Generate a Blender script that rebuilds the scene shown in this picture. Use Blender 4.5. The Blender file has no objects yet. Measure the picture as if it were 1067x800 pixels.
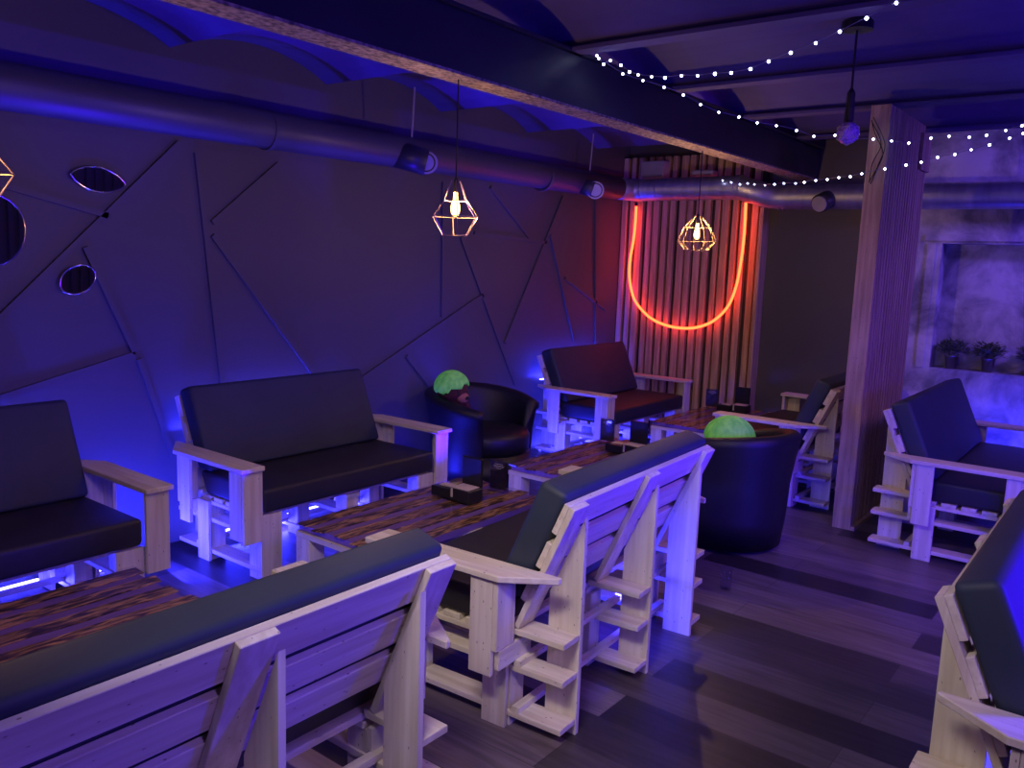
import bpy, bmesh, math, random
from mathutils import Vector, Matrix
random.seed(7)
D = bpy.data
scene = bpy.context.scene
C = scene.collection
PI = math.pi

# ------------------------------------------------------------------ camera
F = 869.0
RIGHT = Vector((0, 0, 0)); CAM = Vector((0, 0, 1.65))
def nrm(x, y, z):
    return Vector((x, y, z)).normalized()
vY = nrm(681.5, -104.5, F)          # world +Y seen in camera space (x right, y down, z forward)
vD = nrm(-197.5, 5780., F)
vX = (-vD).cross(vY) * -1
vX = vY.cross(-vD)
vX.normalize()
vZ = vX.cross(vY)
if vX.x < 0:
    vX = -vX
# rows: world axes in camera space
def cam2world(c):
    return Vector((vX.dot(c), vY.dot(c), UPV.dot(c)))
UPV = -vD
UPV = (UPV - vY * UPV.dot(vY)).normalized()
cam_right = cam2world(Vector((1, 0, 0)))
cam_up = cam2world(Vector((0, -1, 0)))
cam_back = cam2world(Vector((0, 0, -1)))
cd = D.cameras.new('camera'); cam = D.objects.new('camera', cd); C.objects.link(cam)
cd.sensor_fit = 'HORIZONTAL'; cd.sensor_width = 36.0; cd.lens = F / 1067 * 36
cd.clip_start = 0.02; cd.clip_end = 60
m = Matrix((( cam_right.x, cam_up.x, cam_back.x, CAM.x),
            ( cam_right.y, cam_up.y, cam_back.y, CAM.y),
            ( cam_right.z, cam_up.z, cam_back.z, CAM.z), (0, 0, 0, 1)))
cam.matrix_world = m
scene.camera = cam
scene.view_settings.view_transform = 'Standard'
scene.view_settings.look = 'None'
scene.view_settings.exposure = 0.0
scene.view_settings.gamma = 1.0
scene.view_settings.use_curve_mapping = False

# ------------------------------------------------------------------ materials
def mat(name, col, rough=0.6, metal=0.0, spec=0.5, var=None, scale=(8, 8, 8), bump=0.0, emis=None, es=0.0, trans=0.0, detail=5.0, coat=0.0):
    mt = D.materials.new(name); mt.use_nodes = True
    nt = mt.node_tree; b = nt.nodes['Principled BSDF']
    b.inputs['Base Color'].default_value = (*col, 1)
    b.inputs['Roughness'].default_value = rough
    b.inputs['Metallic'].default_value = metal
    b.inputs['Specular IOR Level'].default_value = spec
    b.inputs['Transmission Weight'].default_value = trans
    b.inputs['Coat Weight'].default_value = coat
    tc = nt.nodes.new('ShaderNodeTexCoord'); mp = nt.nodes.new('ShaderNodeMapping')
    mp.inputs['Scale'].default_value = scale
    nt.links.new(tc.outputs['Object'], mp.inputs['Vector'])
    nz = nt.nodes.new('ShaderNodeTexNoise'); nz.inputs['Scale'].default_value = 1.0; nz.inputs['Detail'].default_value = detail
    nt.links.new(mp.outputs['Vector'], nz.inputs['Vector'])
    if var is None:
        var = tuple(c * 0.8 for c in col)
    rp = nt.nodes.new('ShaderNodeValToRGB')
    rp.color_ramp.elements[0].position = 0.35; rp.color_ramp.elements[1].position = 0.68
    rp.color_ramp.elements[0].color = (*var, 1); rp.color_ramp.elements[1].color = (*col, 1)
    nt.links.new(nz.outputs['Fac'], rp.inputs['Fac'])
    nt.links.new(rp.outputs['Color'], b.inputs['Base Color'])
    if bump:
        bp = nt.nodes.new('ShaderNodeBump'); bp.inputs['Strength'].default_value = bump; bp.inputs['Distance'].default_value = 0.01
        nt.links.new(nz.outputs['Fac'], bp.inputs['Height']); nt.links.new(bp.outputs['Normal'], b.inputs['Normal'])
    if emis:
        b.inputs['Emission Color'].default_value = (*emis, 1); b.inputs['Emission Strength'].default_value = es
    return mt

def grain(name, col, var, axis, rough=0.62, knots=True, k=1.0):
    s = [34 * k, 34 * k, 34 * k]; s[axis] = 2.2 * k
    mt = mat(name, col, rough, var=var, scale=tuple(s), bump=0.12, detail=3.0)
    if knots:
        nt = mt.node_tree; b = nt.nodes['Principled BSDF']
        tc = [n for n in nt.nodes if n.type == 'TEX_COORD'][0]; rp = [n for n in nt.nodes if n.type == 'VALTORGB'][0]
        mp = nt.nodes.new('ShaderNodeMapping'); s2 = [9, 9, 9]; s2[axis] = 4.2; mp.inputs['Scale'].default_value = s2
        nt.links.new(tc.outputs['Object'], mp.inputs['Vector'])
        v = nt.nodes.new('ShaderNodeTexVoronoi'); nt.links.new(mp.outputs['Vector'], v.inputs['Vector'])
        r2 = nt.nodes.new('ShaderNodeValToRGB'); r2.color_ramp.elements[0].position = 0.06; r2.color_ramp.elements[1].position = 0.12
        r2.color_ramp.elements[0].color = (0.25, 0.17, 0.12, 1); r2.color_ramp.elements[1].color = (1, 1, 1, 1)
        nt.links.new(v.outputs['Distance'], r2.inputs['Fac'])
        mx = nt.nodes.new('ShaderNodeMix'); mx.data_type = 'RGBA'; mx.blend_type = 'MULTIPLY'; mx.inputs['Factor'].default_value = 0.8
        nt.links.new(rp.outputs['Color'], mx.inputs['A']); nt.links.new(r2.outputs['Color'], mx.inputs['B'])
        nt.links.new(mx.outputs['Result'], b.inputs['Base Color'])
    return mt

PINE = [grain('pale_pine_%s' % a, (0.80, 0.73, 0.62), (0.64, 0.55, 0.43), i) for i, a in enumerate('xyz')]
SLATP = grain('slat_pine', (0.66, 0.46, 0.26), (0.40, 0.26, 0.14), 2)
DIVP = grain('divider_pine', (0.58, 0.40, 0.24), (0.34, 0.21, 0.12), 2)
VINYL = mat('charcoal_upholstery', (0.030, 0.043, 0.072), 0.6, var=(0.024, 0.035, 0.060), scale=(5, 5, 5), bump=0.15)
VINYLD = mat('dark_seat_upholstery', (0.032, 0.030, 0.036), 0.5, var=(0.024, 0.023, 0.028), scale=(5, 5, 5), bump=0.15)
BLACKV = mat('black_leatherette', (0.012, 0.012, 0.015), 0.5, var=(0.009, 0.009, 0.012), scale=(14, 14, 14), bump=0.2)
WALLM = mat('charcoal_wall_paint', (0.10, 0.095, 0.092), 0.6, var=(0.09, 0.085, 0.083), scale=(1.5, 1.5, 1.5), bump=0.05)
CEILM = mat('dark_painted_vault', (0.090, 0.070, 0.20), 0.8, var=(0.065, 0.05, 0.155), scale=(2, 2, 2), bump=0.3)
STEELP = mat('dark_painted_steel', (0.03, 0.03, 0.035), 0.4, var=(0.022, 0.022, 0.026), scale=(3, 3, 3), bump=0.05)
BEAMB = mat('rough_beam_soffit', (0.55, 0.42, 0.28), 0.7, var=(0.10, 0.08, 0.06), scale=(60, 40, 60), bump=0.4)
DUCTP = mat('painted_duct', (0.07, 0.07, 0.07), 0.45, var=(0.055, 0.055, 0.055), scale=(3, 3, 3), spec=0.5)
DUCTM = mat('bare_metal_duct', (0.55, 0.55, 0.60), 0.42, metal=0.85, var=(0.42, 0.42, 0.47), scale=(20, 5, 5), bump=0.1)
BLACKP = mat('black_plastic', (0.014, 0.014, 0.016), 0.35)
GREYP = mat('grey_plastic', (0.42, 0.40, 0.42), 0.5)
PAPER = mat('paper', (0.62, 0.52, 0.48), 0.8)
WIREM = mat('brushed_brass_wire', (0.45, 0.32, 0.24), 0.35, metal=0.8)
BLKW = mat('black_wire', (0.01, 0.01, 0.01), 0.5)
SOCK = mat('black_socket', (0.012, 0.011, 0.011), 0.45)
POT = mat('galvanised_pot', (0.5, 0.5, 0.55), 0.3, metal=0.9)
LEAF = mat('dark_leaf', (0.06, 0.12, 0.05), 0.55, var=(0.10, 0.12, 0.07), scale=(40, 40, 40))
BROWN = mat('brown_plush', (0.12, 0.030, 0.022), 0.95, var=(0.07, 0.018, 0.015), scale=(60, 60, 60), bump=0.6)
TAN = mat('tan_plush', (0.50, 0.20, 0.12), 0.95, var=(0.40, 0.15, 0.09), scale=(60, 60, 60), bump=0.5)
GREEN = mat('green_melon_plush', (0.36, 0.88, 0.16), 0.95, var=(0.16, 0.60, 0.10), scale=(32, 32, 13), bump=0.5, emis=(0.20, 1.0, 0.12), es=0.10)  # faint green emission put in to imitate fluorescence under the blue light
REDF = mat('red_fabric', (0.45, 0.05, 0.03), 0.9)
def clear(name, tint, amt):
    mt = D.materials.new(name); mt.use_nodes = True; nt = mt.node_tree
    nt.nodes.remove(nt.nodes['Principled BSDF'])
    tr = nt.nodes.new('ShaderNodeBsdfTransparent'); tr.inputs['Color'].default_value = (*tint, 1)
    gl = nt.nodes.new('ShaderNodeBsdfGlossy'); gl.inputs['Roughness'].default_value = 0.04; gl.inputs['Color'].default_value = (0.9, 0.9, 0.95, 1)
    fr = nt.nodes.new('ShaderNodeFresnel'); fr.inputs['IOR'].default_value = 1.5
    ad = nt.nodes.new('ShaderNodeMath'); ad.operation = 'MULTIPLY'; ad.inputs[1].default_value = amt
    mx = nt.nodes.new('ShaderNodeMixShader'); nt.links.new(fr.outputs[0], ad.inputs[0])
    ge = nt.nodes.new('ShaderNodeNewGeometry'); iv = nt.nodes.new('ShaderNodeMath'); iv.operation = 'SUBTRACT'; iv.inputs[0].default_value = 1.0
    m2 = nt.nodes.new('ShaderNodeMath'); m2.operation = 'MULTIPLY'
    nt.links.new(ge.outputs['Backfacing'], iv.inputs[1]); nt.links.new(iv.outputs[0], m2.inputs[0]); nt.links.new(ad.outputs[0], m2.inputs[1]); nt.links.new(m2.outputs[0], mx.inputs[0])
    nt.links.new(tr.outputs[0], mx.inputs[1]); nt.links.new(gl.outputs[0], mx.inputs[2]); nt.links.new(mx.outputs[0], nt.nodes['Material Output'].inputs['Surface'])
    return mt
GLASSN = clear('clear_acrylic', (0.93, 0.93, 0.96), 1.6)
GLASST = clear('clear_table_glass', (0.97, 0.97, 0.98), 0.6)
MIRROR = mat('mirror_glass', (0.85, 0.85, 0.9), 0.02, metal=1.0, var=(0.85, 0.85, 0.9))
RIM = mat('polished_mirror_edge', (0.8, 0.72, 0.66), 0.12, metal=1.0)
SHELFP = mat('violet_grey_deck', (0.26, 0.15, 0.44), 0.45, var=(0.19, 0.10, 0.35), scale=(25, 3, 25))
CRYSTAL = mat('amethyst_bulb_glass', (0.6, 0.35, 0.75), 0.12, var=(0.25, 0.12, 0.5), scale=(60, 60, 60), bump=0.8, spec=0.9)

def burnt(axis=1):                      # scorched grain of the table boards
    mt = mat('scorched_table_wood', (0.66, 0.36, 0.13), 0.35, var=(0.045, 0.022, 0.012), scale=(55, 8.0, 55), bump=0.1, detail=6.0, coat=0.5)
    nt = mt.node_tree
    rp = [n for n in nt.nodes if n.type == 'VALTORGB'][0]
    nz = [n for n in nt.nodes if n.type == 'TEX_NOISE'][0]
    nz.inputs['Distortion'].default_value = 1.2
    rp.color_ramp.elements[0].position = 0.44; rp.color_ramp.elements[1].position = 0.62
    return mt
BURNT = burnt()

def floor_mat():
    mt = D.materials.new('grey_oak_vinyl_planks'); mt.use_nodes = True
    nt = mt.node_tree; L = nt.links.new; b = nt.nodes['Principled BSDF']
    tc = nt.nodes.new('ShaderNodeTexCoord'); mp = nt.nodes.new('ShaderNodeMapping')
    mp.inputs['Location'].default_value = (1.46 + 3.6, -2.69 + 0.2025 * 20, 0)
    L(tc.outputs['Object'], mp.inputs['Vector'])
    br = nt.nodes.new('ShaderNodeTexBrick')
    br.inputs['Color1'].default_value = (0.032, 0.026, 0.030, 1); br.inputs['Color2'].default_value = (0.26, 0.205, 0.22, 1)
    br.inputs['Mortar'].default_value = (0.03, 0.025, 0.025, 1)
    br.inputs['Scale'].default_value = 1.0; br.inputs['Brick Width'].default_value = 1.2; br.inputs['Row Height'].default_value = 0.2025
    br.inputs['Mortar Size'].default_value = 0.0012; br.inputs['Bias'].default_value = -0.15
    br.offset = 0.37; br.offset_frequency = 2; br.squash = 1.0
    L(mp.outputs['Vector'], br.inputs['Vector'])
    m2 = nt.nodes.new('ShaderNodeMapping'); m2.inputs['Scale'].default_value = (3, 38, 1); L(tc.outputs['Object'], m2.inputs['Vector'])
    nz = nt.nodes.new('ShaderNodeTexNoise'); nz.inputs['Scale'].default_value = 1.0; nz.inputs['Detail'].default_value = 6; nz.inputs['Distortion'].default_value = 0.6
    L(m2.outputs['Vector'], nz.inputs['Vector'])
    rp = nt.nodes.new('ShaderNodeValToRGB'); rp.color_ramp.elements[0].position = 0.3; rp.color_ramp.elements[1].position = 0.65
    rp.color_ramp.elements[0].color = (0.55, 0.53, 0.52, 1); rp.color_ramp.elements[1].color = (1, 1, 1, 1)
    L(nz.outputs['Fac'], rp.inputs['Fac'])
    mx = nt.nodes.new('ShaderNodeMix'); mx.data_type = 'RGBA'; mx.blend_type = 'MULTIPLY'; mx.inputs['Factor'].default_value = 1
    L(br.outputs['Color'], mx.inputs['A']); L(rp.outputs['Color'], mx.inputs['B']); L(mx.outputs['Result'], b.inputs['Base Color'])
    b.inputs['Roughness'].default_value = 0.42
    bp = nt.nodes.new('ShaderNodeBump'); bp.inputs['Strength'].default_value = 0.08; L(nz.outputs['Fac'], bp.inputs['Height']); L(bp.outputs['Normal'], b.inputs['Normal'])
    return mt
FLOORM = floor_mat()

def concrete_mat():
    mt = mat('old_plaster', (0.66, 0.63, 0.66), 0.8, var=(0.20, 0.19, 0.22), scale=(3.0, 3.0, 3.0), bump=1.0, detail=10.0)
    nt = mt.node_tree
    nz = [n for n in nt.nodes if n.type == 'TEX_NOISE'][0]; nz.inputs['Distortion'].default_value = 0.35; nz.inputs['Roughness'].default_value = 0.62
    rp = [n for n in nt.nodes if n.type == 'VALTORGB'][0]; rp.color_ramp.elements[0].position = 0.36; rp.color_ramp.elements[1].position = 0.60
    return mt
CONC = concrete_mat()

def emit(name, col, s):
    mt = D.materials.new(name); mt.use_nodes = True
    nt = mt.node_tree
    for n in list(nt.nodes):
        if n.type != 'OUTPUT_MATERIAL':
            nt.nodes.remove(n)
    e = nt.nodes.new('ShaderNodeEmission'); e.inputs['Color'].default_value = (*col, 1); e.inputs['Strength'].default_value = s
    nt.links.new(e.outputs['Emission'], [n for n in nt.nodes if n.type == 'OUTPUT_MATERIAL'][0].inputs['Surface'])
    return mt

# ------------------------------------------------------------------ mesh helpers
def bm_new():
    return bmesh.new()

def box(bm, x0, x1, y0, y1, z0, z1, bev=0.0, mtx=None):
    r = bmesh.ops.create_cube(bm, size=1.0)
    vs = r['verts']
    for v in vs:
        v.co = Vector(((x0 + x1) / 2 + v.co.x * (x1 - x0), (y0 + y1) / 2 + v.co.y * (y1 - y0), (z0 + z1) / 2 + v.co.z * (z1 - z0)))
    if mtx is not None:
        for v in vs:
            v.co = mtx @ v.co
    if bev:
        es = list({e for v in vs for e in v.link_edges})
        bmesh.ops.bevel(bm, geom=es, offset=bev, segments=2 if bev > 0.01 else 1, affect='EDGES', profile=0.6)
    return bm

def prism(bm, pts, axis, a0, a1, bev=0.0):
    """polygon pts in the two other axes, extruded along axis from a0 to a1"""
    def mk(p, a):
        if axis == 0: return (a, p[0], p[1])
        if axis == 1: return (p[0], a, p[1])
        return (p[0], p[1], a)
    v0 = [bm.verts.new(mk(p, a0)) for p in pts]; v1 = [bm.verts.new(mk(p, a1)) for p in pts]
    fs = [bm.faces.new(v0[::-1]), bm.faces.new(v1)]
    n = len(pts)
    for i in range(n):
        fs.append(bm.faces.new((v0[i], v0[(i + 1) % n], v1[(i + 1) % n], v1[i])))
    bmesh.ops.recalc_face_normals(bm, faces=fs)
    if bev:
        es = list({e for f in fs for e in f.edges})
        bmesh.ops.bevel(bm, geom=es, offset=bev, segments=1, affect='EDGES')
    return bm

def tube(bm, pts, r, seg=8, close=False, cap=True):
    pts = [Vector(p) for p in pts]; rings = []
    n = len(pts); prev = None
    for i, p in enumerate(pts):
        if close:
            t = (pts[(i + 1) % n] - pts[i - 1]).normalized()
        else:
            t = (pts[min(i + 1, n - 1)] - pts[max(i - 1, 0)]).normalized()
        if prev is None:
            u = t.orthogonal().normalized()
        else:
            u = prev - t * prev.dot(t)
            u = u.normalized() if u.length > 1e-6 else t.orthogonal().normalized()
        prev = u; w = t.cross(u)
        rr = r[i] if isinstance(r, (list, tuple)) else r
        rings.append([bm.verts.new(p + (u * math.cos(2 * PI * k / seg) + w * math.sin(2 * PI * k / seg)) * rr) for k in range(seg)])
    last = n if close else n - 1
    for i in range(last):
        a = rings[i]; b = rings[(i + 1) % n]
        for k in range(seg):
            bm.faces.new((a[k], a[(k + 1) % seg], b[(k + 1) % seg], b[k]))
    if cap and not close:
        bm.faces.new(rings[0][::-1]); bm.faces.new(rings[-1])
    return bm

def lathe(bm, prof, cx, cy, seg=24, arc=None):
    rings = []
    for r, z in prof:
        if r < 1e-5:
            rings.append([bm.verts.new((cx, cy, z))])
        else:
            rings.append([bm.verts.new((cx + r * math.cos(2 * PI * k / seg), cy + r * math.sin(2 * PI * k / seg), z)) for k in range(seg)])
    for a, b in zip(rings, rings[1:]):
        for k in range(seg):
            k2 = (k + 1) % seg
            if len(a) == 1 and len(b) > 1: bm.faces.new((a[0], b[k2], b[k]))
            elif len(b) == 1 and len(a) > 1: bm.faces.new((a[k], a[k2], b[0]))
            elif len(a) > 1: bm.faces.new((a[k], a[k2], b[k2], b[k]))
    return bm

def obj(name, bm, m, parent=None, smooth=False, label=None):
    me = D.meshes.new(name); bmesh.ops.recalc_face_normals(bm, faces=bm.faces)
    bm.to_mesh(me); bm.free(); me.materials.append(m)
    o = D.objects.new(name, me); C.objects.link(o)
    if parent: o.parent = parent
    if smooth:
        for p in me.polygons: p.use_smooth = True
    if label: o['label'] = label
    return o

def tag(o, label, cat, group=None, kind=None):
    if label: o['label'] = label
    if cat: o['category'] = cat
    if group: o['group'] = group
    if kind: o['kind'] = kind
    return o

def thing(name, label, cat, loc=(0, 0, 0), rz=0.0, group=None):
    o = D.objects.new(name, None); C.objects.link(o); o.empty_display_size = 0.1
    o.location = loc; o.rotation_euler = (0, 0, rz)
    return tag(o, label, cat, group)

def struct(name, bm, m, parent=None, smooth=False):
    o = obj(name, bm, m, parent, smooth)
    if not parent: o['kind'] = 'structure'
    return o

def dup(root, loc, rz, label=None):
    r = root.copy(); C.objects.link(r); r.location = loc; r.rotation_euler = (0, 0, rz)
    if label: r['label'] = label
    for ch in list(root.children):
        c = ch.copy(); C.objects.link(c); c.parent = r
        for g in list(ch.children):
            d = g.copy(); C.objects.link(d); d.parent = c
    return r

# ------------------------------------------------------------------ the room
WX = -4.27                                   # face of the left wall
YB = 7.30                                    # face of the back wall
bm = bm_new(); box(bm, WX - 0.1, 3.2, -1.5, YB + 0.3, -0.05, 0.0); struct('floor', bm, FLOORM)
bm = bm_new(); box(bm, WX - 0.15, WX, -1.5, YB + 0.3, 0.0, 2.95); struct('wall_left', bm, WALLM)
bm = bm_new(); box(bm, 3.2, 3.3, -1.5, YB + 0.3, 0, 2.98)
for k in range(70):
    box(bm, 3.15, 3.2, -1.45 + k * 0.125, -1.39 + k * 0.125, 0, 2.9)
struct('wall_right', bm, WALLM)
bm = bm_new(); box(bm, WX - 0.15, 3.3, -1.6, -1.5, 0, 2.98); struct('wall_front', bm, WALLM)
# vaulted ceiling: shallow arches from joist to joist
bm = bm_new()
P0, PER, ZS, RISE = 2.49, 1.045, 2.69, 0.13
prof = []
k0 = -4
for k in range(k0, 5):
    ys = P0 + PER * k
    for s in range(12):
        t = s / 12.0
        prof.append((ys + PER * t, ZS + RISE * math.sin(PI * t) ** 0.8))
prof = [p for p in prof if -1.5 <= p[0] <= YB + 0.3]
pts = prof + [(prof[-1][0], 3.0), (prof[0][0], 3.0)]
lo = [bm.verts.new((WX - 0.1, y, z)) for y, z in prof]; hi = [bm.verts.new((3.2, y, z)) for y, z in prof]
lt = [bm.verts.new((WX - 0.1, y, 2.98)) for y, z in prof]; ht = [bm.verts.new((3.2, y, 2.98)) for y, z in prof]
for i in range(len(prof) - 1):
    bm.faces.new((lo[i], lo[i + 1], hi[i + 1], hi[i])); bm.faces.new((lt[i], ht[i], ht[i + 1], lt[i + 1]))
    bm.faces.new((lo[i], lt[i], lt[i + 1], lo[i + 1])); bm.faces.new((hi[i], hi[i + 1], ht[i + 1], ht[i]))
bm.faces.new((lo[0], hi[0], ht[0], lt[0])); bm.faces.new((lo[-1], lt[-1], ht[-1], hi[-1]))
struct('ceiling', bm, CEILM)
n = 1
for k in range(-3, 5):                        # steel joist flanges under each spring line
    y = P0 + PER * k
    bm = bm_new(); box(bm, -2.42, 3.1, y - 0.05, y + 0.05, ZS - 0.03, ZS - 0.012); box(bm, -2.42, 3.1, y - 0.008, y + 0.008, ZS - 0.012, ZS + 0.04)
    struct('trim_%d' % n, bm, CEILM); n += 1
# back wall, charcoal part and old plaster part with a niche
bm = bm_new(); box(bm, WX, -2.0, YB, YB + 0.2, 0.0, 2.95); struct('wall_back', bm, WALLM)
bm = bm_new()
NX, NZ0, NZ1 = -1.42, 0.92, 1.90
box(bm, -2.0, NX, YB, YB + 0.2, 0, 2.95); box(bm, NX, 3.2, YB, YB + 0.2, 0, NZ0); box(bm, NX, 3.2, YB, YB + 0.2, NZ1, 2.95)
box(bm, NX, 3.2, YB + 0.2, YB + 0.3, 0, 2.95)
box(bm, NX - 0.12, 0.3, YB - 0.02, YB, NZ1 + 0.02, NZ1 + 0.07); box(bm, NX - 0.10, NX - 0.04, YB - 0.015, YB, NZ0, NZ1)
struct('wall_back_plaster', bm, CONC)
# big steel beam under the vaults
BX0, BX1, BZ = -2.57, -2.43, 2.41
bm = bm_new(); box(bm, BX0 + 0.03, BX1 - 0.0, -1.5, YB - 0.01, BZ + 0.012, 2.66); box(bm, BX0, BX1 + 0.035, -1.5, YB - 0.01, 2.66, 2.675)
beam = tag(obj('steel_beam', bm, STEELP), 'long dark steel beam running under the ceiling to the back wall', 'beam')
beam['kind'] = 'structure'
bm = bm_new(); box(bm, BX0, BX1, -1.5, YB - 0.01, BZ, BZ + 0.012); obj('beam_soffit', bm, BEAMB, beam, label='rough rusty underside of the beam')

# raised battens in a crazed pattern on the left wall
lines = [((2.53,2.21),(1.30,1.00)),((2.63,2.17),(2.78,0.75)),((3.17,2.17),(2.72,1.80)),((2.72,1.73),(3.48,0.82)),((2.01,1.64),(2.25,1.09)),((2.25,1.09),(1.20,0.83)),((2.27,1.06),(2.45,0.50)),((1.60,1.92),(2.13,1.80)),
 ((4.83,1.81),(5.57,0.61)),((5.16,2.21),(5.70,1.84)),((6.17,2.22),(5.41,0.97)),((4.98,1.85),(5.94,1.81)),((6.00,1.88),(6.45,0.93)),((4.62,2.2),(4.64,1.21)),((5.11,1.37),(3.70,0.75)),((4.27,0.94),(4.60,0.62)),((6.25,1.51),(6.97,1.21)),((6.70,2.23),(6.83,0.82))]
bm = bm_new()
for (a, b) in lines:
    a = Vector((0, *a)); b = Vector((0, *b)); d = (b - a); L = d.length; ang = math.atan2(d.z, d.y)
    mm = Matrix.Translation((WX, a.y, a.z)) @ Matrix.Rotation(ang, 4, 'X')
    box(bm, -0.002, 0.017, 0, L, -0.014, 0.014, mtx=mm)
tb = obj('trim_battens', bm, WALLM); tb.name = 'trim_%d' % n; n += 1; tb['kind'] = 'structure'

# ------------------------------------------------------------------ slat panel and neon
SY = 7.18
sp = thing('wall_cladding', 'tall wooden slatted cladding on the back wall behind the red neon', 'wall cladding', (-3.6, SY, 0))
bm = bm_new(); box(bm, -0.665, 0.74, 0.05, 0.118, 0.0, 2.66); obj('backing_board', bm, mat('dark_backing', (0.06, 0.045, 0.05), 0.7), sp)
x = -0.662
i = 0
while x < 0.68:
    w = (0.055, 0.048, 0.066, 0.050, 0.060)[i % 5]
    bm = bm_new(); box(bm, x, x + w, 0.0, 0.05, 0.0, 2.66, 0.003)
    o = obj('slat', bm, SLATP, sp); x += w + (0.034, 0.026, 0.046, 0.020)[i % 4]; i += 1
bm = bm_new(); box(bm, 0.74, 0.775, -0.03, 0.118, 0.0, 2.25, 0.003); obj('edge_post', bm, SLATP, sp)

neon_pts = [(-4.07,2.20),(-4.07,2.05),(-4.08,1.88),(-4.105,1.70),(-4.10,1.52),(-4.04,1.33),(-3.93,1.21),(-3.80,1.13),(-3.62,1.085),(-3.44,1.085),(-3.30,1.12),(-3.18,1.19),(-3.07,1.32),(-3.01,1.50),(-2.985,1.70),(-2.975,1.89),(-2.975,2.05),(-2.98,2.22)]
def smoothpath(p, n=6):
    p = [Vector(q) for q in p]; out = []
    for i in range(len(p) - 1):
        a = p[max(i - 1, 0)]; b = p[i]; c = p[i + 1]; d = p[min(i + 2, len(p) - 1)]
        for s in range(n):
            t = s / n
            out.append(0.5 * ((2 * b) + (c - a) * t + (2 * a - 5 * b + 4 * c - d) * t * t + (3 * b - a - 3 * c + d) * t ** 3))
    out.append(p[-1]); return out
neon = thing('neon_loop', 'glowing red-orange neon tube hanging in a U on the wooden cladding', 'neon light', (-3.55, 7.12, 1.05))
bm = bm_new(); tube(bm, [Vector((x, 7.12, z)) - Vector((-3.55, 7.12, 1.05)) for x, _, z in smoothpath([(a, 0, b) for a, b in neon_pts])], 0.012, 8)
obj('neon_tube', bm, emit('neon_glow', (1, 0.052, 0.013), 11.0), neon, True)
for (xx, zz) in [(-4.07, 2.205), (-2.98, 2.225)]:
    bm = bm_new(); tube(bm, [(xx + 3.55, 0, zz - 1.05), (xx + 3.55, 0, zz - 1.05 + 0.03)], 0.014, 10); obj('end_cap', bm, BLACKP, neon)
for j in (3, 6, 9, 12, 15):
    xx, zz = neon_pts[j]
    bm = bm_new(); box(bm, xx + 3.55 - 0.008, xx + 3.55 + 0.008, 0.008, 0.062, zz - 1.05 - 0.006, zz - 1.05 + 0.006); obj('clip', bm, GLASSN, neon)

# ------------------------------------------------------------------ ducts
du = thing('ventilation_duct', 'dark painted round duct along the left wall under the vaults', 'duct', (-4.02, -1.4, 2.30))
bm = bm_new(); tube(bm, [(0, 0, 0), (0, 8.06, 0.03)], 0.103, 28); obj('duct_pipe', bm, DUCTP, du, True)
for yy in (1.2, 4.3, 6.9):
    bm = bm_new(); tube(bm, [(0, yy, 0.012), (0, yy + 0.03, 0.012)], 0.108, 28); obj('duct_collar', bm, DUCTP, du)
for yy in (2.6, 5.44, 7.6):
    bm = bm_new(); tube(bm, [(0.0, yy, 0.11), (0.02, yy, 0.44)], 0.006, 6); obj('hanger_rod', bm, GREYP, du)
for yy, big in ((5.42, True), (7.45, False)):
    bm = bm_new(); tube(bm, [(0.02, yy - (0.14 if big else 0.02), 0.0), (0.16, yy, -0.045)], 0.085 if big else 0.07, 24); st = obj('branch_stub', bm, STEELP, du, True)
    a = Vector((0.16, yy, -0.045)); dirv = Vector((0.60, -0.79, -0.1)).normalized()
    bm = bm_new(); tube(bm, [a - dirv * 0.03, a + dirv * 0.02], 0.070, 24); tube(bm, [a + dirv * 0.02, a + dirv * 0.026], 0.073, 24)
    obj('vent_ring', bm, GREYP, st)
    bm = bm_new(); tube(bm, [a + dirv * 0.026, a + dirv * 0.028], 0.060, 24); obj('vent_gap', bm, BLACKP, st)
    bm = bm_new(); tube(bm, [a + dirv * 0.028, a + dirv * 0.040], 0.050, 24); obj('vent_disc', bm, GREYP, st)
# shiny cross duct at the back
cdz = 2.33
db = thing('metal_cross_duct', 'shiny bare metal duct crossing the back above the neon', 'duct', (-4.02, 6.90, cdz))
bm = bm_new(); tube(bm, [(0, -0.24, 0), (0.0, -0.10, 0), (0.05, -0.03, 0), (0.12, 0.0, 0), (1.06, 0.0, 0), (1.17, 0.03, -0.03), (1.26, 0.10, -0.06), (1.36, 0.16, -0.075), (3.0, 0.20, -0.085), (7.0, 0.20, -0.10)], 0.10, 28)
obj('duct_pipe', bm, DUCTM, db, True)
for xx in (0.14, 0.30, 1.04, 1.08, 1.36, 1.40, 2.4):
    z_ = 0 if xx < 1.2 else -0.078; y_ = 0 if xx < 1.2 else 0.17
    bm = bm_new(); tube(bm, [(xx, y_, z_), (xx + 0.012, y_, z_)], 0.105, 28); obj('duct_seam', bm, DUCTM, db)
bm = bm_new(); tube(bm, [(1.78, 0.12, -0.10), (1.76, -0.02, -0.145)], 0.075, 24); st = obj('branch_stub', bm, STEELP, db, True)
bm = bm_new(); tube(bm, [(1.76, -0.02, -0.145), (1.757, -0.035, -0.15)], 0.062, 24); obj('vent_disc', bm, GREYP, st)
jb = tag(None or obj('junction_box', box(bm_new(), -3.98, -3.74, 7.0, 7.12, 2.44, 2.60, 0.008), GREYP), 'grey junction box above the bend of the metal duct', 'junction box')
bm = bm_new(); box(bm, -3.45, -3.25, 6.98, 7.10, 2.45, 2.50, 0.01); tag(obj('cable_joiner', bm, GREYP), 'small grey cable joiner resting on the metal duct', 'cable joiner')

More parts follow.
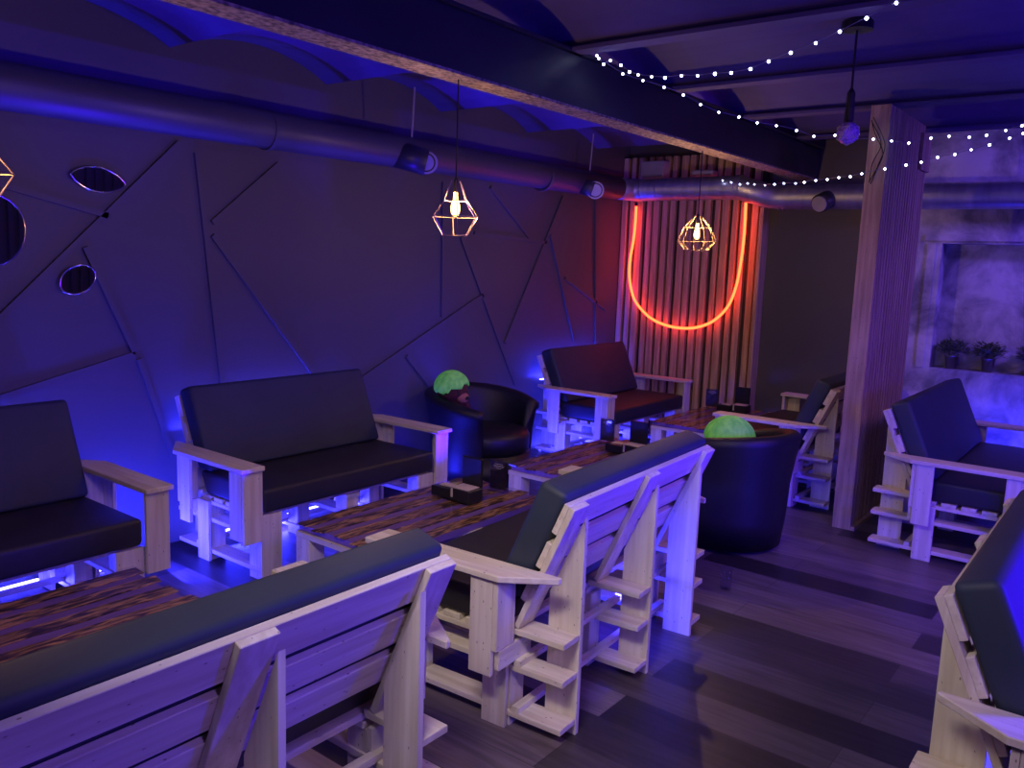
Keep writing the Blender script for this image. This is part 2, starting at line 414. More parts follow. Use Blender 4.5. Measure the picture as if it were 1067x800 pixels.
# ------------------------------------------------------------------ pallet sofas
STT = Vector((-0.015, 0.845)); STB = Vector((0.190, 0.375))
def stile_pt(s, off=0.0):                        # along the slope of the backrest from its top, offset towards the sitter
    d = (STB - STT).normalized(); nn = Vector((-d.y, d.x))
    p = STT + d * s + nn * off
    return (p.x, p.y)
SL = (STT - STB).length
def cushion(name, m, parent, prof, v0, v1, r=0.03):
    bm = bm_new(); prism(bm, prof, 1, v0, v1)
    bmesh.ops.bevel(bm, geom=list(bm.edges), offset=r, segments=4, affect='EDGES', profile=0.5)
    o = obj(name, bm, m, parent, True); return o
def make_sofa(name, label, L=1.23, over=0.0):
    t = thing(name, label, 'sofa', group='white pallet wood sofas')
    D_ = 0.77; X, Y, Z = PINE
    st = [(0.0, 0.1, 0.102), (L / 2 - 0.05, L / 2 + 0.05, L / 2 - 0.072), (L - 0.1, L, L - 0.122)]   # v0, v1, post v0
    for v0, v1, pv in st:
        for z0, u1 in ((0.04, D_ - 0.02), (0.215, D_ - 0.02), (0.352, 0.235)):
            bm = bm_new(); box(bm, 0.002 - over, u1, v0, v1, z0, z0 + 0.022, 0.002); obj('base_board', bm, X, t)
        bm = bm_new(); prism(bm, [(0, 0.0), (0.13, 0.0), (0.13, 0.50), (0.0, 0.795)], 1, pv, pv + 0.02); obj('rear_post', bm, Z, t)
        for u in (0.22, D_ - 0.12):
            for za, zb in ((0.0, 0.040), (0.062, 0.215), (0.237, 0.310)):
                bm = bm_new(); box(bm, u, u + 0.09, v0 + 0.008, v1 - 0.008, za, zb); obj('block', bm, Z, t)
        bm = bm_new(); prism(bm, [stile_pt(0), stile_pt(SL), stile_pt(SL, 0.022), stile_pt(0, 0.022)], 1, v0, v1, 0.002); obj('back_stile', bm, Z, t)
        bm = bm_new(); box(bm, 0.237, D_ - 0.02, v0, v1, 0.311, 0.333, 0.002); obj('seat_bearer', bm, X, t)
    for s0, s1 in ((0.0, 0.118), (0.158, 0.262), (0.302, 0.406)):
        bm = bm_new(); prism(bm, [stile_pt(s0, 0.0225), stile_pt(s1, 0.0225), stile_pt(s1, 0.0445), stile_pt(s0, 0.0445)], 1, 0, L, 0.002); obj('back_slat', bm, Y, t)
    for k in range(5):
        u = 0.245 + k * 0.104
        bm = bm_new(); box(bm, u, u + 0.076, 0, L, 0.3335, 0.3555, 0.002); obj('seat_slat', bm, Y, t)
    for z in (0.062, 0.237):
        bm = bm_new(); box(bm, 0.175, 0.205, 0.0, L, z, z + 0.022); obj('cross_rail', bm, Y, t)
    for side in (0, 1):
        def vv(a, b):
            return (a, b) if side == 0 else (L - b, L - a)
        v0, v1 = vv(-0.02, -0.002)
        bm = bm_new(); box(bm, 0.222, 0.325, v0, v1, 0.0, 0.33, 0.002); obj('corner_plank', bm, Z, t)
        v0, v1 = vv(-0.005, 0.12)
        bm = bm_new(); box(bm, D_ - 0.019, D_ + 0.001, v0, v1, 0.0, 0.345, 0.002); obj('corner_plank', bm, Z, t)
        v0, v1 = vv(-0.10, -0.005)
        bm = bm_new(); box(bm, D_ - 0.04, D_ - 0.02, v0, v1, 0.21, 0.33, 0.002); obj('arm_rail', bm, Y, t)
        v0, v1 = vv(-0.10, 0.10)
        bm = bm_new(); box(bm, 0.198, 0.219, v0, v1, 0.255, 0.328, 0.002); obj('arm_rail', bm, Y, t)
        # L shaped arm posts
        for ua, ub, back in ((0.22, 0.315, True), (D_ - 0.10, D_ - 0.0, False)):
            bm = bm_new(); a0, a1 = vv(-0.12, -0.101); box(bm, ua, ub, a0, a1, 0.235, 0.585, 0.002); obj('arm_post', bm, Z, t)
            bm = bm_new(); a0, a1 = vv(-0.118, -0.01)
            if back: box(bm, ua - 0.021, ua - 0.001, a0, a1, 0.33, 0.585, 0.002)
            else: box(bm, ub + 0.001, ub + 0.020, a0, a1, 0.22, 0.585, 0.002)
            obj('arm_post', bm, Z, t)
        o_, i_ = (-0.135, -0.005) if side == 0 else (L + 0.135, L + 0.005)
        bm = bm_new(); prism(bm, [(0.02, i_), (D_ + 0.035, i_), (D_ + 0.035, o_), (0.19, o_), (0.02, i_ + (o_ - i_) * 0.12)], 2, 0.586, 0.609, 0.003)
        obj('armrest', bm, X, t)
    p = [(0.27, 0.358), (D_ + 0.015, 0.358), (D_ + 0.015, 0.478), (0.215, 0.478)]
    cushion('seat_cushion', VINYLD, t, p, 0.003, L - 0.003, 0.020)
    p = [stile_pt(-0.028, 0.047), stile_pt(0.417, 0.047), stile_pt(0.466, 0.160), stile_pt(-0.018, 0.160)]
    cushion('back_cushion', VINYL, t, p, 0.003, L - 0.003, 0.024)
    return t
sofaA = make_sofa('pallet_sofa', 'nearest pallet sofa, seen from behind at the lower left with its pale back boards')
sofaA.location = (-1.42, 1.61, 0); sofaA.rotation_euler = (0, 0, PI)
dup(sofaA, (-1.517, 3.455, 0), PI + 0.052, 'pallet sofa seen from behind in the middle, its whole back facing the open floor')
dup(sofaA, (-4.185, 0.58, 0), 0, 'wall sofa at the far left cut off by the picture, only its right arm showing')
dup(sofaA, (-4.185, 2.43, 0), 0, 'wall sofa with both arms showing, left of the tub chair holding the bear')
dup(sofaA, (-4.17, 5.76, 0), 0, 'far wall sofa in the corner beside the slatted cladding, tinted red')
dup(sofaA, (-1.68, 6.98, 0), PI, 'pallet sofa left of the wooden divider, half hidden behind a tub chair')
sofaC = make_sofa('pallet_sofa', 'pallet sofa cut off at the lower right corner, back cushion glowing bright blue', over=0.03)
sofaC.location = (-0.355, 2.26, 0)
sofaR = make_sofa('pallet_sofa', 'pallet sofa right of the wooden divider, below the potted plants', 1.55, over=0.03)
sofaR.location = (-1.22, 5.21, 0)

# ------------------------------------------------------------------ tables
def make_table(label):
    t = thing('pallet_table', label, 'table', group='low scorched pallet tables')
    W, L, H = 0.60, 1.18, 0.42
    X, Y, Z = PINE
    for i in range(5):
        x0 = 0.0 + i * 0.1285
        bm = bm_new()
        # boards with a slightly wavy scorched end
        n = 14; r = random.Random(i)
        pl = [(x0 + 0.004 * math.sin(q * 1.3 + i), L * q / n) for q in range(n + 1)]
        pr = [(x0 + 0.074 + 0.004 * math.sin(q * 1.7 + 2 * i), L * q / n) for q in range(n + 1)]
        pl[0] = (x0 + 0.005, r.uniform(-0.02, 0.01)); pr[0] = (x0 + 0.072, r.uniform(-0.02, 0.01))
        pl[-1] = (x0 + 0.005, L + r.uniform(-0.01, 0.02)); pr[-1] = (x0 + 0.072, L + r.uniform(-0.01, 0.02))
        prism(bm, pl + pr[::-1], 2, H - 0.0055, H, 0.001); obj('top_board', bm, BURNT, t)
    bm = bm_new(); box(bm, 0.01, W - 0.01, 0.02, L - 0.02, H - 0.036, H - 0.006); obj('deck', bm, SHELFP, t)
    for y0 in (0.0, L / 2 - 0.05, L - 0.1):
        bm = bm_new(); box(bm, 0.0, W, y0 + 0.004, y0 + 0.10, H - 0.06, H - 0.0365); obj('bearer', bm, X, t)
    for x0 in (0.0, W - 0.1):
        for y0 in (0.0, L - 0.1):
            bm = bm_new(); box(bm, x0 + 0.003, x0 + 0.097, y0 + 0.006, y0 + 0.097, 0.0, H - 0.06, 0.002); obj('leg', bm, Z, t)
    bm = bm_new()
    for i in range(4):
        box(bm, 0.012 + i * 0.15, 0.012 + i * 0.15 + 0.12, 0.10, L - 0.10, 0.13, 0.152)
    box(bm, 0.005, W - 0.005, 0.10, 0.16, 0.108, 0.13); box(bm, 0.005, W - 0.005, L - 0.16, L - 0.10, 0.108, 0.13)
    obj('lower_shelf', bm, Y, t)
    bm = bm_new(); box(bm, -0.004, W + 0.004, -0.0, L + 0.0, H + 0.001, H + 0.006); obj('glass_top', bm, GLASST, t)
    return t
tb1 = make_table('scorched pallet table at the lower left in front of the far left sofa'); tb1.location = (-3.03, 0.39, 0)
dup(tb1, (-3.03, 2.33, 0), 0, 'scorched pallet table in front of the whole wall sofa, carrying the nearest black caddy')
dup(tb1, (-3.03, 3.92, 0), 0, 'pallet table in front of the first tub chair, behind the middle sofa back')
dup(tb1, (-3.12, 5.88, 0), 0, 'farthest pallet table, below the neon and in front of the slat panel')

# caddies and acrylic stands
def make_caddy(label):
    t = thing('napkin_caddy', label, 'caddy', group='black napkin caddies on the tables')
    bm = bm_new(); box(bm, 0, 0.13, 0, 0.10, 0, 0.05, 0.004); box(bm, 0.135, 0.27, -0.01, 0.10, 0, 0.065, 0.004); obj('tray', bm, BLACKP, t)
    bm = bm_new(); box(bm, 0.12, 0.25, 0.105, 0.125, 0, 0.21, 0.004); obj('back_plate', bm, BLACKP, t)
    bm = bm_new(); box(bm, 0.145, 0.255, 0.0, 0.09, 0.0655, 0.069, mtx=Matrix.Rotation(0.02, 4, 'X')); box(bm, 0.15, 0.162, -0.0135, -0.0105, 0.02, 0.066); obj('napkin', bm, PAPER, t)
    bm = bm_new(); box(bm, 0.03, 0.11, 0.03, 0.08, 0.0505, 0.056, mtx=Matrix.Rotation(0.05, 4, 'Z')); obj('card', bm, PAPER, t)
    return t
cd1 = make_caddy('black napkin caddy on the table nearest the whole wall sofa'); cd1.location = (-2.90, 3.10, 0.427)
dup(cd1, (-2.80, 4.66, 0.427), -0.05, 'black napkin caddy on the table before the tub chair, just above the middle sofa back')
dup(cd1, (-2.95, 6.74, 0.427), 0.05, 'black napkin caddy on the farthest table under the slat panel')
PRINT = mat('dark_menu_print', (0.05, 0.03, 0.07), 0.5, var=(0.015, 0.01, 0.02), scale=(30, 30, 14))
def make_menu(label):
    t = thing('menu_stand', label, 'menu stand', group='acrylic menu stands on the tables')
    bm = bm_new(); box(bm, -0.055, 0.055, -0.004, -0.002, 0.008, 0.165, 0.0005); box(bm, -0.055, 0.055, 0.001, 0.003, 0.008, 0.165, 0.0005)
    box(bm, -0.055, 0.055, -0.035, 0.035, 0.0, 0.003); box(bm, -0.058, -0.055, -0.004, 0.003, 0.003, 0.167); box(bm, 0.055, 0.058, -0.004, 0.003, 0.003, 0.167); box(bm, -0.058, 0.058, -0.004, 0.003, 0.165, 0.168)
    obj('acrylic_holder', bm, GLASSN, t)
    bm = bm_new(); box(bm, -0.052, 0.052, -0.0015, 0.0, 0.01, 0.16); pc = obj('menu_card', bm, PRINT, t)
    bm = bm_new()
    for i, (w, z) in enumerate(((0.05, 0.145), (0.07, 0.136), (0.06, 0.129), (0.03, 0.120))):
        box(bm, -w / 2, w / 2, -0.0019, -0.00155, z, z + 0.003)
    obj('print_lines', bm, PAPER, pc)
    return t
ms = make_menu('acrylic menu stand beside the caddy on the table nearest the whole wall sofa'); ms.location = (-2.69, 3.40, 0.427); ms.rotation_euler.z = 0.1
dup(ms, (-2.93, 4.90, 0.427), 0.1, 'acrylic menu stand left of the caddy on the table before the tub chair')
dup(ms, (-3.04, 6.84, 0.427), 0.15, 'acrylic menu stand shining blue on the farthest table under the slat panel')

# ------------------------------------------------------------------ tub chairs
def make_tub(label):
    t = thing('tub_chair', label, 'armchair', group='black tub armchairs')
    bm = bm_new()
    NA = 44; span = 1.36 * PI
    def top(a):                                   # a: angle from the back (-pi..pi); higher at the back
        q = min(abs(a) / (span / 2), 1)
        return 0.72 - 0.10 * q ** 2.2
    cols = []
    for i in range(NA + 1):
        a = -span / 2 + span * i / NA
        zt = top(a); dx, dy = -math.cos(a), math.sin(a)
        fl = 0.05                                  # outward flare of the rim
        prof = [(0.315, 0.03), (0.335, 0.20), (0.345, 0.40), (0.365, 0.55), (0.385, zt - 0.06), (0.388, zt - 0.02), (0.36, zt), (0.32, zt - 0.005), (0.30, zt - 0.04), (0.285, 0.50), (0.275, 0.38), (0.27, 0.10)]
        cols.append([bm.verts.new((dx * r, dy * r, z)) for r, z in prof])
    for i in range(NA):
        for k in range(len(cols[0]) - 1):
            bm.faces.new((cols[i][k], cols[i][k + 1], cols[i + 1][k + 1], cols[i + 1][k]))
        bm.faces.new((cols[i][-1], cols[i][0], cols[i + 1][0], cols[i + 1][-1]))
    bm.faces.new(cols[0]); bm.faces.new(cols[-1][::-1])
    obj('shell', bm, BLACKV, t, True)
    bm = bm_new(); lathe(bm, [(0, 0.28), (0.24, 0.28), (0.272, 0.30), (0.276, 0.40), (0.26, 0.43), (0.2, 0.445), (0, 0.45)], 0.02, 0, 36)
    obj('seat', bm, BLACKV, t, True)
    bm = bm_new(); lathe(bm, [(0, 0.02), (0.30, 0.02), (0.30, 0.28), (0, 0.28)], 0.0, 0, 36); obj('base', bm, BLACKV, t, True)
    for k in range(4):
        a = PI / 4 + k * PI / 2
        bm = bm_new(); tube(bm, [(0.22 * math.cos(a), 0.22 * math.sin(a), 0), (0.22 * math.cos(a), 0.22 * math.sin(a), 0.03)], 0.02, 12); obj('foot', bm, BLACKP, t)
    return t
tub1 = make_tub('black tub armchair by the left wall with the plush bear on its arm'); tub1.location = (-3.80, 4.62, 0); tub1.rotation_euler.z = 0.1; tub1.scale = (1.13, 1.15, 1.0)
tub2 = dup(tub1, (-1.95, 4.74, 0), PI - 0.35, 'black tub armchair seen from behind beside the open floor'); tub2.scale = (1, 1, 1)

# plush bears wearing green melon rind caps
def make_bear(label):
    t = thing('plush_bear', label, 'plush toy', group='plush bears in green caps')
    def blob(name, m, c, s, par, rot=0.0, sub=3):
        bm = bm_new(); bmesh.ops.create_icosphere(bm, subdivisions=sub, radius=1.0)
        M = Matrix.Translation(c) @ Matrix.Rotation(rot, 4, 'Y') @ Matrix.Diagonal((*s, 1))
        bmesh.ops.transform(bm, matrix=M, verts=bm.verts)
        return obj(name, bm, m, par, True)
    # body, one continuous skin; the head looks towards +x
    bm = bm_new()
    bmesh.ops.create_icosphere(bm, subdivisions=4, radius=1.0)
    for v in bm.verts:
        z = v.co.z; r = 1.0 + 0.18 * math.exp(-((z + 0.6) / 0.3) ** 2) - 0.15 * math.exp(-((z - 0.05) / 0.12) ** 2)
        v.co = Vector((v.co.x * 0.085 * r, v.co.y * 0.092 * r, z * 0.17 + 0.02))
    obj('body', bm, BROWN, t, True)
    h = blob('head', BROWN, (0.005, 0, 0.155), (0.090, 0.094, 0.085), t)
    blob('muzzle', TAN, (0.085, 0, 0.128), (0.045, 0.042, 0.034), h)
    blob('nose', BLACKP, (0.128, 0, 0.142), (0.012, 0.017, 0.012), h, sub=2)
    for sy in (-1, 1):
        blob('eye', BLACKP, (0.079, 0.036 * sy, 0.172), (0.009, 0.009, 0.011), h, sub=2)
        blob('arm', BROWN, (0.03, 0.09 * sy, 0.02), (0.07, 0.03, 0.035), t, 0.5)
        blob('leg', BROWN, (0.07, 0.06 * sy, -0.10), (0.085, 0.040, 0.042), t, 0.15)
    # cap: half shell with a scalloped front rim
    bm = bm_new(); bmesh.ops.create_icosphere(bm, subdivisions=4, radius=1.0)
    kill = []
    for v in bm.verts:
        a = math.atan2(v.co.y, v.co.x)
        lim = -0.15 + 0.62 * max(0, math.cos(a)) + 0.06 * math.sin(7 * a)
        if v.co.z < lim - 0.02: kill.append(v)
    bmesh.ops.delete(bm, geom=kill, context='VERTS')
    for v in bm.verts:
        v.co = Vector((v.co.x * 0.112 - 0.008, v.co.y * 0.116, v.co.z * 0.108 + 0.158))
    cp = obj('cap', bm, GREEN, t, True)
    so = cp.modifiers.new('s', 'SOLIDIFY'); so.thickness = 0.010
    bm = bm_new(); bmesh.ops.create_icosphere(bm, subdivisions=3, radius=0.05); 
    for v in bm.verts: v.co = Vector((v.co.x * 1.0 + 0.02, v.co.y * 1.7, v.co.z * 0.35 + 0.065))
    obj('neck_scarf', bm, REDF, t, True)
    return t
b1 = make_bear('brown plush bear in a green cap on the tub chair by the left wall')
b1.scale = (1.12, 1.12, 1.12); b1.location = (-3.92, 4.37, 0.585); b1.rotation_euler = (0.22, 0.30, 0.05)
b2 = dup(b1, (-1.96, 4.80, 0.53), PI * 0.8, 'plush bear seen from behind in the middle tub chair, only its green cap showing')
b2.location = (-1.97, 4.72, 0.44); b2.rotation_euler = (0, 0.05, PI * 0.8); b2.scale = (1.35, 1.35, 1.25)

# ------------------------------------------------------------------ wooden divider
dv = thing('slat_divider', 'tall pine slat divider standing between the two right-hand sofas', 'room divider', (-1.54, 5.48, 0))
y = 0.0; i = 0
while y < 1.02:
    th = 0.045
    bm = bm_new(); box(bm, 0.0, 0.115, y, y + th, 0.0, 2.66 if y < 0.9 else 2.60, 0.002); obj('upright', bm, DIVP, dv); y += th + 0.017; i += 1
bm = bm_new(); box(bm, 0.03, 0.09, 0.0 + 0.046, y, 0.0, 0.03); obj('floor_rail', bm, DIVP, dv)
bm = bm_new(); box(bm, 0.116, 0.14, 0.0, y + 0.25, 0.0, 0.025); obj('floor_rail', bm, DIVP, dv)
bm = bm_new(); box(bm, 0.116, 0.136, 0.80, 1.04, 2.36, 2.60); obj('side_block', bm, DIVP, dv)

# ------------------------------------------------------------------ pendant lamps
FIL = emit('glowing_bulb_glass', (1.0, 0.60, 0.17), 4.0)
_n = FIL.node_tree; _o = [q for q in _n.nodes if q.type == 'OUTPUT_MATERIAL'][0]; _e = [q for q in _n.nodes if q.type == 'EMISSION'][0]
_t = _n.nodes.new('ShaderNodeBsdfTransparent'); _a = _n.nodes.new('ShaderNodeAddShader')
_n.links.new(_t.outputs[0], _a.inputs[0]); _n.links.new(_e.outputs[0], _a.inputs[1]); _n.links.new(_a.outputs[0], _o.inputs['Surface'])
def make_pendant(label, name='cage_pendant_lamp', cord=0.43, rings=((0.022, 0.0), (0.055, -0.085), (0.110, -0.155), (0.060, -0.235)), seg=6, bulb=FIL, wm=None):
    wm = wm or WIREM
    t = thing(name, label, 'pendant lamp', group='wire cage pendant lamps over the tables')
    bm = bm_new(); tube(bm, [(0, 0, 0), (0, 0, cord)], 0.0035, 6); obj('cord', bm, BLKW, t)
    bm = bm_new(); tube(bm, [(0, 0, -0.05), (0, 0, -0.045), (0, 0, 0.0), (0, 0, 0.012)], [0.009, 0.010, 0.010, 0.007], 16); obj('socket', bm, SOCK, t, True)
    bm = bm_new()
    P = [[(r * math.cos(2 * PI * k / seg + 0.3), r * math.sin(2 * PI * k / seg + 0.3), z) for k in range(seg)] for r, z in rings]
    for ring in P[1:]:
        for k in range(seg):
            tube(bm, [ring[k], ring[(k + 1) % seg]], 0.0022, 5)
    for a, b in zip(P, P[1:]):
        for k in range(seg): tube(bm, [a[k], b[k]], 0.0022, 5)
    obj('cage', bm, wm, t)
    bm = bm_new(); lathe(bm, [(0, -0.155), (0.008, -0.152), (0.018, -0.138), (0.021, -0.12), (0.018, -0.10), (0.011, -0.08), (0.009, -0.06), (0.009, -0.045)], 0, 0, 16); obj('bulb', bm, bulb, t, True)
    return t
PX = -2.5
p1 = make_pendant('lit wire cage pendant lamp over the table of the whole wall sofa'); p1.location = (PX, 2.79, 1.985)
p0 = dup(p1, (PX, 0.88, 1.985), 0, 'wire cage pendant lamp cut off by the left picture edge')
p2 = make_pendant('lit round wire cage pendant lamp hanging in front of the red neon', cord=0.42, rings=((0.022, 0.0), (0.088, -0.075), (0.128, -0.165), (0.075, -0.225)), seg=10, wm=mat('bronze_wire', (0.20, 0.14, 0.08), 0.5, metal=0.6))
p2.location = (PX, 5.20, 1.985)
BULBN = mat('dim_globe', (0.55, 0.35, 0.75), 0.1, var=(0.2, 0.1, 0.45), scale=(70, 70, 70), bump=1.0, spec=1.0)
p3 = thing('faceted_pendant_bulb', 'unlit faceted glass pendant bulb on a cord left of the divider top', 'pendant lamp', (-1.25, 4.11, 2.29))
bm = bm_new(); tube(bm, [(0, 0, 0.09), (0, 0, 0.46)], 0.006, 6); obj('cord', bm, BLKW, p3)
bm = bm_new(); tube(bm, [(0, 0, 0.05), (0, 0, 0.055), (0, 0, 0.18), (0, 0, 0.20)], [0.018, 0.022, 0.018, 0.006], 12); obj('socket', bm, SOCK, p3)
bm = bm_new(); bmesh.ops.create_icosphere(bm, subdivisions=2, radius=0.052); obj('globe', bm, BULBN, p3)
bm = bm_new(); bmesh.ops.create_icosphere(bm, subdivisions=1, radius=0.056)
es = [(e.verts[0].co.copy(), e.verts[1].co.copy()) for e in bm.edges]; bm.free(); bm = bm_new()
for a, b in es: tube(bm, [a, b], 0.0018, 4)
obj('wire_net', bm, GREYP, p3)
bm = bm_new(); lathe(bm, [(0, 0.50), (0.06, 0.50), (0.07, 0.49), (0.07, 0.455), (0.0, 0.455)], 0, 0, 20); obj('ceiling_canopy', bm, BLACKP, p3)

# ------------------------------------------------------------------ mirrors
def organic(cy, cz, ry, rz, tilt, pts, k, p):
    out = []
    for i in range(pts):
        a = 2 * PI * i / pts
        c, s = math.cos(a), math.sin(a)
        r = 1 + k * math.cos(a)
        yy, zz = ry * c * r, rz * (abs(s) ** (1 + p)) * (1 if s > 0 else -1) * r
        out.append((cy + yy * math.cos(tilt) - zz * math.sin(tilt), cz + yy * math.sin(tilt) + zz * math.cos(tilt)))
    return out
for lab, args in (('lens shaped mirror, highest of the three on the left wall', (2.085, 1.975, 0.135, 0.060, -0.10, 40, 0.0, 0.5)),
                  ('rounded mirror cut off by the left picture edge', (1.575, 1.68, 0.165, 0.145, 1.2, 40, 0.13, 0.0)),
                  ('small drop shaped mirror, lowest on the left wall', (1.955, 1.475, 0.092, 0.065, 0.5, 40, 0.12, 0.0))):
    pts = organic(*args); cy, cz = args[0], args[1]
    t = thing('wall_mirror', lab, 'mirror', (WX, cy, cz), group='small organic wall mirrors')
    bm = bm_new(); prism(bm, [(y - cy, z - cz) for y, z in pts], 0, 0.0135, 0.020); obj('mirror_glass', bm, MIRROR, t)
    bm = bm_new(); tube(bm, [(0.018, y - cy, z - cz) for y, z in pts], 0.0045, 8, close=True); obj('rim', bm, RIM, t, True)
    bm = bm_new(); prism(bm, [((y - cy) * 0.9, (z - cz) * 0.9) for y, z in pts], 0, 0.0, 0.0135); obj('backing', bm, BLACKP, t)

# ------------------------------------------------------------------ potted plants in the niche
def make_plant(label, seed):
    t = thing('potted_plant', label, 'plant', group='potted plants in the plaster niche')
    bm = bm_new(); lathe(bm, [(0, 0), (0.036, 0), (0.048, 0.10), (0.052, 0.10), (0.052, 0.108), (0.044, 0.108), (0.042, 0.095), (0, 0.095)], 0, 0, 20); obj('pot', bm, POT, t, True)
    bm = bm_new(); r = random.Random(seed)
    for k in range(260):
        a = r.uniform(0, 2 * PI); rad = 0.10 * math.sqrt(r.random()); z = 0.115 + 0.11 * r.random() * (1 - (rad / 0.16) ** 2) + 0.01
        c = Vector((rad * math.cos(a), rad * math.sin(a), z)); d = Vector((math.cos(a), math.sin(a), r.uniform(-0.4, 0.9))).normalized()
        s = d.cross(Vector((0, 0, 1))).normalized() * 0.011; e = c + d * r.uniform(0.025, 0.045)
        u = Vector((0, 0, 0.002))
        q = [bm.verts.new(p) for p in (c, (c + e) / 2 + s, e, (c + e) / 2 - s)]; q2 = [bm.verts.new(Vector(p.co) + u) for p in q]
        bm.faces.new(q); bm.faces.new(q2[::-1])
        for i in range(4): bm.faces.new((q[i], q2[i], q2[(i + 1) % 4], q[(i + 1) % 4]))
    obj('foliage', bm, LEAF, t)
    bm = bm_new()
    for k in range(10):
        a = r.uniform(0, 2 * PI); rr = r.uniform(0.03, 0.10); tube(bm, [(0.01 * math.cos(a), 0.01 * math.sin(a), 0.09), (rr * math.cos(a), rr * math.sin(a), 0.17)], 0.002, 4)
    obj('stem', bm, LEAF, t)
    return t
for (px, lab, sd) in ((-1.28, 'left potted plant of the plaster niche, beside the divider', 1), (-1.02, 'second potted plant from the left in the plaster niche', 2), (-0.72, 'potted plant in the niche cut off by the right picture edge', 3)):
    make_plant(lab, sd).location = (px, YB + 0.08, NZ0)

# ------------------------------------------------------------------ fairy lights
def at_plane(px, py, p0, p1):
    """point of the vertical plane through p0 and p1 seen at a pixel of the 1067x800 frame"""
    d = cam_right * ((px - 533.5) / F) - cam_up * ((py - 400) / F) - cam_back
    a = Vector(p0); b = Vector(p1); nn = (b - a).cross(Vector((0, 0, 1)))
    t = (a - CAM).dot(nn) / d.dot(nn)
    return CAM + d * t
def at_z(px, py, z):
    d = cam_right * ((px - 533.5) / F) - cam_up * ((py - 400) / F) - cam_back
    return CAM + d * ((z - CAM.z) / d.z)
WLED = emit('cool_white_led', (0.62, 0.66, 1.0), 14.0)
CABLE = mat('clear_grey_cable', (0.25, 0.24, 0.34), 0.3)
def fairy(label, segs):
    pts = []
    for (p0, p1, px) in segs:
        pts += [at_plane(x, y, p0, p1) for x, y in px]
    base = pts[0].copy()
    t = thing('fairy_light_string', label, 'string lights', base)
    bm = bm_new(); tube(bm, smoothpath([p - base + Vector((0, 0, 0.004)) for p in pts], 3), 0.0016, 5); obj('cable', bm, CABLE, t)
    bm0 = bm_new(); bmesh.ops.create_icosphere(bm0, subdivisions=2, radius=1.0)
    first = obj('bulb', bm0, WLED, t, True)
    r = random.Random(3)
    for i, p in enumerate(pts):
        o = first if i == 0 else first.copy()
        if i: C.objects.link(o); o.parent = t
        dist = (p - CAM).length
        o.location = p - base; s = 0.0058 + 0.0015 * r.random(); o.scale = (s, s, s)
    return t
BS = Vector((-2.37, 3.62, 2.64))
far1 = at_z(934, 3, 2.66)
fairy('fairy light string swinging from the beam towards the top right of the picture', [(BS, far1, [(622,58),(629,67),(636,63),(647,68),(656,75),(665,78),(679,80),(693,81),(710,79),(727,79),(745,77),(762,76),(782,72),(801,64),(824,55),(850,45),(875,33),(903,19),(934,3)])])
dvt = Vector((-1.48, 5.42, 2.5))
fairy('fairy light string from the beam across the divider top to the right picture edge', [(BS, dvt, [(624,61),(649,77),(670,84),(692,91),(712,99),(730,109),(749,117),(770,122),(789,128),(809,131),(830,136),(848,142),(870,141),(889,145),(910,145)]),
      (dvt, Vector((0.2, 5.40, 2.5)), [(929,147),(947,149),(970,144),(989,142),(1010,143),(1028,141),(1048,136),(1065,131)])])
fairy('fairy light string from the metal duct past the divider, lowest of the three', [(Vector((-3.0, 6.72, 2.4)), Vector((-1.62, 5.42, 2.4)), [(746,187),(753,188),(762,190),(771,192),(779,191),(786,192),(797,193),(807,192),(817,191),(829,191),(838,190),(850,188),(862,187),(874,185),(886,184),(898,181)]),
      (Vector((-1.5, 5.40, 2.4)), Vector((0.2, 5.38, 2.4)), [(922,176),(944,172),(960,169),(977,164),(995,161),(1012,156),(1031,151),(1052,144),(1066,139)])])
t = thing('loose_cable', 'thin black cables looped on the front of the divider top', 'cable', (-1.48, 5.46, 2.4))
bm = bm_new()
for k, pp in enumerate(([(908,125),(912,140),(920,160),(912,178),(905,190)], [(909,128),(918,150),(909,170),(906,188)], [(910,122),(922,150),(915,172),(907,192)])):
    q = [at_plane(x, y, (-3, 5.474 - 0.004 * k, 0), (0, 5.474 - 0.004 * k, 0)) - Vector((-1.48, 5.46, 2.4)) for x, y in pp]
    tube(bm, smoothpath(q, 5), 0.0025, 5)
obj('cable_loop', bm, BLKW, t)

# small glass by the tub chair
bm = bm_new(); lathe(bm, [(0, 0.0), (0.028, 0.0), (0.034, 0.11), (0.031, 0.11), (0.025, 0.008), (0, 0.008)], -1.62, 3.98, 20)
tag(obj('drinking_glass', bm, GLASSN, None, True), 'small clear glass standing on the floor beside the middle sofa', 'glass')

# ------------------------------------------------------------------ LED strips
LEDM = emit('blue_led', (0.05, 0.045, 1.0), 60.0)
def led(label, x, y0, y1, z, r=0.018, mt=LEDM):
    t = thing('led_strip', label, 'led strip', (x, y0, z), group=None)
    bm = bm_new(); box(bm, -r, r, 0, y1 - y0, 0, 0.008); obj('lit_strip', bm, mt, t)
    bm = bm_new(); box(bm, -r - 0.003, r + 0.003, 0, y1 - y0, -0.004, 0.0); obj('channel', bm, BLACKP, t)
    return t
led('blue LED strip on the floor by the wall under the far left sofa', -4.212, 0.72, 1.70, 0.004)
led('blue LED strip on the floor between the two nearest wall sofas', -4.14, 1.95, 2.30, 0.004)
led('blue LED strip on the floor under the wall sofa with both arms showing', -4.212, 2.57, 3.52, 0.004)
led('blue LED strip on the floor under the far wall sofa', -4.205, 5.9, 6.85, 0.004)
for y0, lab in ((0.62, 'blue LED strip on the wall behind the far left sofa back'), (2.47, 'blue LED strip behind the back of the wall sofa with both arms'), (5.80, 'blue LED strip on the wall behind the red tinted far sofa')):
    led(lab, -4.235, y0 + 0.1, y0 + 1.08, 0.62, r=0.010)

